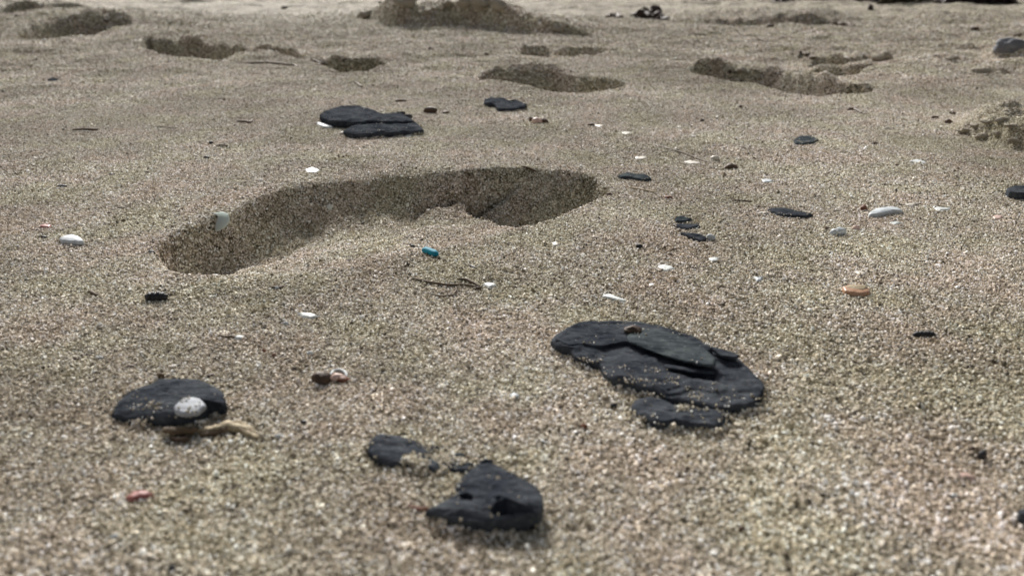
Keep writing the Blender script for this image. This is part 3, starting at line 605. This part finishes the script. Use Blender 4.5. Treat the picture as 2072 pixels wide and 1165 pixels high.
# snail shell: dark mouth part and white curl
r = root(672, 773, 'snail_shell', 'broken snail shell, dark brown hollow and white curl, left of centre', 'shell')
lump('dark_whorl', 650, 775, 36, 28, 'brown', parent=r, seed=168, rough=.55, deep=.8, sub=4)
def arch(name, pts, rad, mat, parent, **k): return tube(name, pts, rad, mat, parent=parent, **k)
arch('white_curl', [(666,772,.5),(668,762,.8),(676,753,1.),(688,751,1.),(699,756,1),(703,766,.7)], 3.6, 'white', r, knob=.1)
lump('tip', 693, 773, 26, 14, 'redbrown', parent=r, seed=163, rough=.5)
lump('inner_wall', 682, 770, 30, 18, 'pink', parent=r, seed=164, rough=.4)
r = root(1090, 250, 'broken_shell', 'pinkish broken shell with dark ends beyond the shoe print', 'shell')
lump('shell_body', 1085, 250, 22, 14, 'pink', parent=r, seed=165, rough=.4); lump('dark_end', 1102, 249, 14, 10, 'brown', parent=r, seed=166, rough=.6); lump('dark_edge', 1075, 246, 9, 10, 'brown', parent=r, seed=167, rough=.6)

# ------------------------------------------------------------------ twigs, husks and crumbs
r = root(430, 880, 'driftwood_stick', 'bent pale driftwood stick in front of the oval slate', 'stick')
for k, (dy, rd, x0, x1) in enumerate(((0,9,398,500),(-5,7,415,515),(5,7,404,475),(-9,6,440,500),(5,6.5,440,524),(0,6.5,470,518))):
    q = [(x_, float(np.interp(x_, [395,420,445,465,490,510,524], [881,878,872,866,870,877,884]))+dy+random.uniform(-1.5, 1.5), .9) for x_ in np.linspace(x0, x1, 6)]
    tube('wood_strand', q, rd, 'wood' if k != 2 else 'darkwood', parent=r, knob=.45, flatn=.7, seed=171+k)
tube('dark_end', [(332,880,1.1),(350,884,1.2),(375,884,1.3),(402,880,1.2)], 12, 'darkwood', parent=r, knob=.3, flatn=.7, seed=172)
tube('broken_tip', [(345,892,1.2),(365,896,1.2),(385,893,1.2)], 6, 'brown', parent=r, knob=.3, seed=173)
tube('charcoal_rod', [(294,607),(310,606),(325,606),(340,607)], 9.5, 'black', label='black ridged rod of charred twig below the print heel', cat='charred twig', lift=.7, taper=False, rings=5, knob=.16, seg=14, n=34)
tube('charcoal_rod', [(1846,681),(1860,680),(1880,680),(1893,681)], 6.5, 'black', label='black ridged charred twig on the right side sand', cat='charred twig', lift=.7, taper=False, rings=6, knob=.1, seg=12, n=34)
r = root(940, 580, 'forked_twig', 'fine dark forked twig below the blue plastic bead', 'twig')
tube('stem', [(835,566,1.5),(870,574,1.5),(910,580,1.5),(940,579,1.5),(970,584,1.5)], 2.6, 'darkwood', parent=r, seed=181)
tube('branch', [(925,568,1.5),(945,570,1.5),(960,577,1.5),(972,585,1.5)], 3.2, 'darkwood', parent=r, seed=182)
tube('branch', [(915,600,1.5),(924,590,1.5),(922,582,1.5)], 2, 'darkwood', parent=r, seed=183)
tube('branch', [(870,598,1.5),(895,602,1.5),(925,598,1.5)], 2, 'darkwood', parent=r, seed=184)
lump('knot', 968, 587, 12, 9, 'brown', parent=r, seed=185)
r = root(1400, 318, 'thin_branch', 'thin tan branch half sunk in sand right of the print', 'twig')
tube('stem', [(1330,296),(1355,304),(1385,312),(1410,322),(1430,330)], 2.6, 'darkwood', parent=r, seed=186)
tube('branch', [(1340,310),(1365,306),(1380,311)], 1.6, 'darkwood', parent=r, seed=187)
for (pts, rd, mt, lb) in [
 ([(1272,381),(1290,384),(1310,388),(1328,391)], 2.4, 'wood', 'straight pale straw right of the shoe print toe'),
 ([(442,679),(455,683),(470,682),(482,686)], 3.2, 'darkwood', 'short dark curved twig, left of centre'),
 ([(478,243),(486,248),(498,248),(506,250),(512,244)], 3.0, 'darkwood', 'small dark hooked twig on the upper left sand'),
 ([(147,264),(165,264),(185,264),(200,264)], 3.0, 'darkwood', 'flat dark husk with a pale edge on the upper left sand'),
 ([(148,267),(165,267),(188,268)], 1.6, 'cream', 'pale straw along the front of the flat dark husk'),
 ([(310,258),(330,257),(345,260),(362,260)], 1.2, 'darkwood', 'hair thin twig between the flat husk and hooked twig'),
 ([(424,292),(432,291)], 4.0, 'black', 'dark crumb left of a thin dark sliver, upper left'),
 ([(438,296),(450,296),(462,297)], 2.6, 'darkwood', 'thin dark sliver on the upper left sand'),
 ([(717,168),(724,172),(733,178)], 2.6, 'darkwood', 'short slanting twig near the far left of the two plate slate'),
 ([(800,207),(812,206),(824,206)], 3.2, 'darkwood', 'short dark stick behind the two plate slate'),
 ([(1628,604),(1645,610),(1662,618),(1682,626)], 1.4, 'darkwood', 'hair thin curved stalk left of the orange shell'),
 ([(1715,224),(1726,222),(1736,226),(1744,232)], 3.2, 'brown', 'dark bent seed husk on the far right sand'),
 ([(1884,240),(1898,240)], 3.6, 'brown', 'dark stubby husk near the crumbled clods, right'),
 ([(497,130),(540,129),(575,132),(605,136)], 3.0, 'darkwood', 'long thin dark stick on the sand beyond the left footprints'),
 ([(630,122),(645,129),(660,133)], 3.2, 'darkwood', 'dark stick leaning at the small left footprint'),
 ([(1616,107),(1635,114),(1650,121)], 4.0, 'darkwood', 'dark stick sloping into the upper right footprint'),
 ([(1682,50),(1700,53),(1728,56)], 5.0, 'darkwood', 'dark driftwood stick on the far pale sand, right'),
 ([(1225,36),(1245,36),(1262,37)], 5.0, 'brown', 'flat dark scrap left of the far seaweed clump'),
 ([(950,538),(958,542),(964,545)], 2.8, 'black', 'tiny dark sliver right of the blue plastic bead'),
 ([(1055,337),(1070,342),(1085,349)], 2.6, 'darkwood', 'thin dark twig on the far rim of the shoe print'),
 ([(548,583),(566,584),(574,580)], 3.0, 'brown', 'brown crumb stick below the shoe print heel'),
 ([(180,590),(190,596),(198,600)], 4.0, 'darkwood', 'stubby brown husk left of the black charred rod'),
 ([(332,918),(350,915),(372,916)], 2.4, 'wood', 'pale straw in the sand under the driftwood stick'),
 ([(1190,255),(1203,255)], 3.4, 'brown', 'dark husk beside a tiny cream chip beyond the print'),
 ([(300,512),(308,510),(314,516)], 3.2, 'black', 'black crumb at the heel tip of the shoe print'),
 ([(455,1000),(475,984),(490,984)], 2.2, 'brown', 'short brown twig low in the left foreground'),
 ([(1480,407),(1510,408),(1520,410)], 2.4, 'brown', 'thin brown husk above the pointed slate sliver'),
]:
    tube('twig' if rd < 3.5 else 'husk', pts, rd, mt, label=lb, cat='twig', seed=int(pts[0][0]))
CR = [ # x, y, w, h, mat, label
 (127,379,18,7,'black','largest black crumb on the left sand'), (223,355,11,5,'black','black crumb right of the largest left crumb'),
 (297,350,9,5,'brown','small brown crumb beyond the left rim of the print'), (417,321,11,6,'black','black crumb on the sand beyond the print, left'),
 (88,483,13,8,'black','round black crumb under the red shell chip'), (1293,502,13,10,'black','round black seed right of the blue bead'),
 (835,501,12,8,'black','black crumb left of the blue plastic bead'), (853,488,6,6,'black','tiny black speck above the blue plastic bead'),
 (199,726,20,7,'black','flat black crumb above the oval slate, left'), (264,743,16,8,'brown','brown black crumb close above the oval slate'),
 (154,728,8,6,'brown','small brown crumb left of the flat black crumb'), (1242,824,15,12,'black','black crumb left of the slab lower lobe'),
 (612,857,13,9,'black','dark crumb right of the driftwood stick'), (1813,760,11,7,'black','black speck under the right charred twig'),
 (1421,246,10,6,'black','black speck on the far sand, right of centre'), (1499,218,11,6,'brown','brown speck below the middle right footprint'),
 (1353,402,18,8,'redbrown','red brown husk right of the straw'), (1480,342,24,12,'brown','dark husk on a small sand bump, right of the branch'),
 (872,229,30,14,'brown','dark twig clump behind the two plate slate'), (900,230,18,7,'darkwood','small brown crumb right of the dark twig clump'),
 (1748,425,14,12,'redbrown','red brown crumb at the left tip of the long white shell'), (1672,465,11,8,'darkwood','brown crumb left of the angular white stone'),
 (1551,763,14,9,'brown','brown crumb at the right end of the largest slab'), (969,934,10,8,'brown','small dark crumb at the top of the bottom centre slate'),
 (325,764,18,14,'darkwood','brown crumb on the upper edge of the oval slate'), (425,762,16,8,'brown','small brown crumb by the upper right edge of the oval slate'),
 (1328,931,13,8,'black','black crumb in the sand below the largest slab'), (1987,930,20,22,'black','dark crumb with a curved stalk, lower right'),
 (1967,912,14,12,'brown','grey brown crumb beside the dark curved crumb'), (348,1152,15,12,'black','blurred black crumb at the bottom left edge'),
 (1500,1075,16,13,'brown','blurred brown crumb near the bottom, right of centre'), (1183,866,14,12,'redbrown','red brown crumb below the largest slab, left'),
 (533,712,10,8,'redbrown','red brown speck above the snail shell, left one'), (555,722,9,9,'redbrown','red brown speck above the snail shell, right one'),
 (972,703,10,5,'brown','brown speck left of the largest slab'), (1022,702,9,6,'brown','second brown speck left of the largest slab, nearer to it'),
 (1815,336,12,5,'brown','dark crumb below the far right footprint'), (1770,292,12,5,'brown','dark crumb right of the rounded grey slate'),
 (1233,395,10,6,'brown','brown crumb at the tip of the shoe print toe'), (575,19,14,7,'brown','dark speck on the far sand left of the big hollow'),
 (1560,56,16,8,'brown','dark speck under the far right hollow'), (1973,62,18,9,'brown','dark speck on the far pale sand, right'),
 (2060,76,24,10,'darkwood','dark scrap above the blue grey rock'), (213,45,12,6,'brown','dark speck on the far pale ridge, left'),
 (1930,232,9,9,'brown','dark speck at the edge of the crumbled clods'), (1920,250,12,9,'brown','dark pebble left of the crumbled clods'),
 (870,101,9,5,'brown','dark speck on the far sand below the big hollow'), (985,112,9,5,'brown','second dark speck on the far sand below the big hollow'),
 (1475,148,12,8,'brown','dark crumb on the rim of the right footprint'), (375,1038,16,12,'darkwood','blurred grey crumb right of the dark red chip'),
]
for i, (x, y, ww, hh, mt, lb) in enumerate(CR):
    lump('husk_crumb', x, y, ww, hh, mt, lb, 'crumb', seed=200+i, rough=.8, sub=2)

# ------------------------------------------------------------------ clods of damp sand
CL = [(825,23,44,22,'sand clod on the rim of the big hollow, left one'),(978,27,50,26,'largest sand clod on the rim of the big hollow'),(942,25,32,18,'sand clod on the rim of the big hollow, beside the largest'),
 (1010,32,30,18,'rounded sand clod at the right end of the hollow rim'),(745,34,26,12,'flat sand clod at the left end of the big hollow'),(730,36,18,9,'small sand clod left of the big hollow'),(1787,124,27,17,'lone upright sand clod at the right footprints'),
 (1955,268,24,11,'sand clod at the left of the crumbled heap'),(1975,258,16,8,'small sand clod on the crumbled heap'),(2000,250,22,9,'sand clod on top of the crumbled heap'),(2028,246,20,10,'highest sand clod of the crumbled heap'),
 (2050,258,22,9,'sand clod at the right of the crumbled heap'),(2020,274,16,8,'middle sand clod of the crumbled heap'),(2055,288,20,9,'lower right sand clod of the crumbled heap'),(1990,280,20,10,'lowest sand clod of the crumbled heap'),
 (1985,150,30,12,'sand clod on the low mound, right'),(2030,152,22,9,'small sand clod beside the low mound'),(1925,122,24,9,'sand clod on the crest of the low mound'),(1500,147,22,10,'sand clod on the rim of the right footprint'),
 (1120,160,18,8,'sand clod on the rim of the centre footprint'),(1040,165,20,9,'sand clod left of the centre footprint'),(860,30,26,12,'sand clod inside the big hollow, left'),(1130,64,24,12,'sand clod inside the big hollow, right'),
 (905,23,24,10,'small sand clod between two larger ones on the hollow rim')]
for i, (x, y, ww, hh, lb) in enumerate(CL):
    lump('sand_clod', x, y, ww, hh, 'clod', lb, 'sand clod', 'clods of damp sand', seed=300+i, rough=1.25, deep=.8, sub=3, sink=.22, lift=.014 if y < 35 and 800 < x < 1020 and i not in (21,) else 0.)

# ------------------------------------------------------------------ seaweed
def weed(name, px0, px1, py, n, hgt, mat, label, seed):
    rr = random.Random(seed); x, y, z, d = hit((px0+px1)/2, py); r = empty(name, (x, y, z), label, 'seaweed')
    V = []; Fc = []
    for k in range(n):
        px = rr.uniform(px0, px1); gx, gy = flat(px, py - rr.random()*4); gx, gy = float(gx), float(gy)
        e = 1-abs((px-(px0+px1)/2)/((px1-px0)/2))**3; gz = float(ground(np.array([gx]), np.array([gy]))[0]) + rr.random()*hgt*e
        L = rr.uniform(.03, .10)*(hgt/.05); wd = L*rr.uniform(.06, .16); a = rr.uniform(-.5, .5)+(math.pi if rr.random() < .5 else 0); el = rr.uniform(-.3, .5)
        dx = np.array([math.cos(a)*math.cos(el), math.sin(a)*math.cos(el), math.sin(el)]); sd_ = np.array([-math.sin(a)*.6, math.cos(a)*.6, rr.uniform(.3, 1)]); sd_ /= np.linalg.norm(sd_)
        up = np.cross(dx, sd_); b0 = len(V); ns = 6
        for s_ in range(ns):
            t = s_/(ns-1); c = np.array([gx, gy, gz]) + dx*L*(t-.5) + up*L*.15*math.sin(t*5+k); c[2] += -.3*L*(t-.5)**2
            wv = wd*(.3+math.sin(math.pi*t)); V += [c-sd_*wv, c+up*wd*.35, c+sd_*wv, c-up*wd*.35]
        for s_ in range(ns-1):
            for j in range(4): Fc.append((b0+s_*4+j, b0+s_*4+(j+1) % 4, b0+(s_+1)*4+(j+1) % 4, b0+(s_+1)*4+j))
        Fc.append((b0, b0+1, b0+2, b0+3)); q = b0+(ns-1)*4; Fc.append((q+3, q+2, q+1, q))
    o = mesh('fronds', np.array(V), Fc, mat, r); o['kind'] = 'stuff'
    return r
weed('seaweed_heap', 1572, 1770, 6, 260, .05, 'weed', 'left dark seaweed line along the far top of the beach', 1)
weed('seaweed_heap', 1790, 1872, 9, 130, .06, 'olive', 'olive seaweed bunch between two dark seaweed lines', 2)
weed('seaweed_heap', 1915, 2035, 11, 220, .07, 'weed', 'right dark seaweed heap at the far top of the beach', 3)
weed('seaweed_heap', 1400, 1450, 1, 30, .03, 'weed', 'faint dark seaweed scrap at the top edge, right of centre', 4)
weed('seaweed_clump', 1292, 1342, 38, 60, .028, 'weed', 'dark seaweed clump standing on the far pale sand', 5)
lump('seaweed_pod', 1325, 34, 22, 24, 'weed', 'dark upright pod inside the far seaweed clump', 'seaweed', seed=401, rough=.7)
lump('seaweed_scrap', 1762, 20, 10, 10, 'weed', 'small dark drip of weed under the left seaweed line', 'seaweed', seed=402, rough=.7)

# ------------------------------------------------------------------ loose sand grains, real geometry instanced on points
def grains():
    pts = []; scs = []
    cell = .00098                              # metres between neighbours near the camera
    y0 = .12
    while y0 < 2.9:
        y1 = y0+.1; xm = .12+.70*y1
        k = 1.0 if y1 < .9 else 1.0+(y1-.9)*1.25
        c = cell*k
        gx, gy = np.meshgrid(np.arange(-xm, xm, c), np.arange(y0, y1, c)); gx = gx.ravel(); gy = gy.ravel()
        gx = gx+RNG.uniform(-.5, .5, gx.size)*c*1.1; gy = gy+RNG.uniform(-.5, .5, gy.size)*c*1.1
        keep = RNG.random(gx.size) > np.clip((gy-1.5)/1.3, 0, 1)
        gx = gx[keep]; gy = gy[keep]; pts.append(np.stack([gx, gy], -1)); scs.append(np.full(gx.size, k)); y0 = y1
    P = np.concatenate(pts); sc = np.concatenate(scs)
    e = .0008; z = ground(P[:, 0], P[:, 1]); zx = (ground(P[:, 0]+e, P[:, 1])-z)/e; zy = (ground(P[:, 0], P[:, 1]+e)-z)/e
    sl = np.hypot(zx, zy)
    # steep walls need more grains per unit of plan
    ext = RNG.random(len(P)) < np.clip(sl-.2, 0, 1.2); ex = P[ext]+RNG.uniform(-.5, .5, (ext.sum(), 2))*cell; P2 = np.vstack([P, ex]); sc = np.r_[sc, sc[ext]]
    z = np.r_[z, ground(ex[:, 0], ex[:, 1])]
    r = .00043*(1+.35*fbm(P2[:, 0]*7, P2[:, 1]*7, 77, 3))*np.exp(RNG.normal(0, .26, len(P2))); big = RNG.random(len(P2)) < .02; r[big] *= RNG.uniform(1.3, 2.1, big.sum()); r = np.minimum(r, .0014)*sc
    z = z + r*RNG.uniform(-.35, .75, len(P2))
    px, py, dep = project(P2[:, 0], P2[:, 1], z)
    ok = np.ones(len(P2), bool)
    for h in HOLES:
        b = (px > h[:, 0].min()) & (px < h[:, 0].max()) & (py > h[:, 1].min()) & (py < h[:, 1].max()); idx = np.where(b)[0]
        if len(idx): ok[idx[inpoly(px[idx], py[idx], h) > .5]] = False
    P3 = np.column_stack([P2[ok], z[ok]]); r = r[ok]
    if DUST:
        D = np.array(DUST); P3 = np.vstack([P3, D[:, :3]]); r = np.r_[r, D[:, 3]*np.exp(RNG.normal(0, .25, len(D)))]
    print('grains', len(P3))
    me = bpy.data.meshes.new('sand_grains'); me.vertices.add(len(P3)); me.vertices.foreach_set('co', P3.ravel()); 
    at = me.attributes.new('grain_radius', 'FLOAT', 'POINT'); at.data.foreach_set('value', r.astype(np.float32)); me.update()
    o = bpy.data.objects.new('sand_grains', me); C.objects.link(o); o['kind'] = 'stuff'
    me.materials.append(M['grain'])
    ng = bpy.data.node_groups.new('grain_scatter', 'GeometryNodeTree')
    ng.interface.new_socket('Geometry', in_out='INPUT', socket_type='NodeSocketGeometry'); ng.interface.new_socket('Geometry', in_out='OUTPUT', socket_type='NodeSocketGeometry')
    N = ng.nodes.new; L = ng.links.new
    gi = N('NodeGroupInput'); go = N('NodeGroupOutput')
    g2i = N('GeometryNodeGeometryToInstance')
    for k in range(4):
        ic = N('GeometryNodeMeshIcoSphere'); ic.inputs['Radius'].default_value = 1.0; ic.inputs['Subdivisions'].default_value = 2
        sp = N('GeometryNodeSetPosition'); nz = N('ShaderNodeTexNoise'); nz.inputs['Scale'].default_value = 1.1; nz.inputs['Detail'].default_value = 1
        po = N('GeometryNodeInputPosition'); ad = N('ShaderNodeVectorMath'); ad.operation = 'ADD'; ad.inputs[1].default_value = (k*7.3, k*3.1, 2.)
        L(po.outputs[0], ad.inputs[0]); L(ad.outputs[0], nz.inputs['Vector'])
        sb = N('ShaderNodeVectorMath'); sb.operation = 'SUBTRACT'; sb.inputs[1].default_value = (.5, .5, .5); L(nz.outputs['Color'], sb.inputs[0])
        ml = N('ShaderNodeVectorMath'); ml.operation = 'SCALE'; ml.inputs['Scale'].default_value = 1.7; L(sb.outputs[0], ml.inputs[0])
        L(ic.outputs['Mesh'], sp.inputs['Geometry']); L(ml.outputs[0], sp.inputs['Offset'])
        sm = N('GeometryNodeSetMaterial'); sm.inputs['Material'].default_value = M['grain']; L(sp.outputs[0], sm.inputs['Geometry'])
        L(sm.outputs[0], g2i.inputs[0])
    ip = N('GeometryNodeInstanceOnPoints'); ip.inputs['Pick Instance'].default_value = True
    ri = N('FunctionNodeRandomValue'); ri.data_type = 'INT'; ri.inputs[4].default_value = 0; ri.inputs[5].default_value = 3
    rr = N('FunctionNodeRandomValue'); rr.data_type = 'FLOAT_VECTOR'; rr.inputs[0].default_value = (0, 0, 0); rr.inputs[1].default_value = (6.28, 6.28, 6.28)
    rs = N('FunctionNodeRandomValue'); rs.data_type = 'FLOAT_VECTOR'; rs.inputs[0].default_value = (.75, .65, .6); rs.inputs[1].default_value = (1.45, 1.15, 1.0); rs.inputs['Seed'].default_value = 3
    na = N('GeometryNodeInputNamedAttribute'); na.data_type = 'FLOAT'; na.inputs['Name'].default_value = 'grain_radius'
    sc_ = N('ShaderNodeVectorMath'); sc_.operation = 'SCALE'; L(rs.outputs[0], sc_.inputs[0]); L(na.outputs['Attribute'], sc_.inputs['Scale'])
    L(gi.outputs[0], ip.inputs['Points']); L(g2i.outputs[0], ip.inputs['Instance']); L(ri.outputs[2], ip.inputs['Instance Index'])
    L(rr.outputs[0], ip.inputs['Rotation']); L(sc_.outputs[0], ip.inputs['Scale']); L(ip.outputs[0], go.inputs[0])
    md = o.modifiers.new('grain_scatter', 'NODES'); md.node_group = ng
grains()
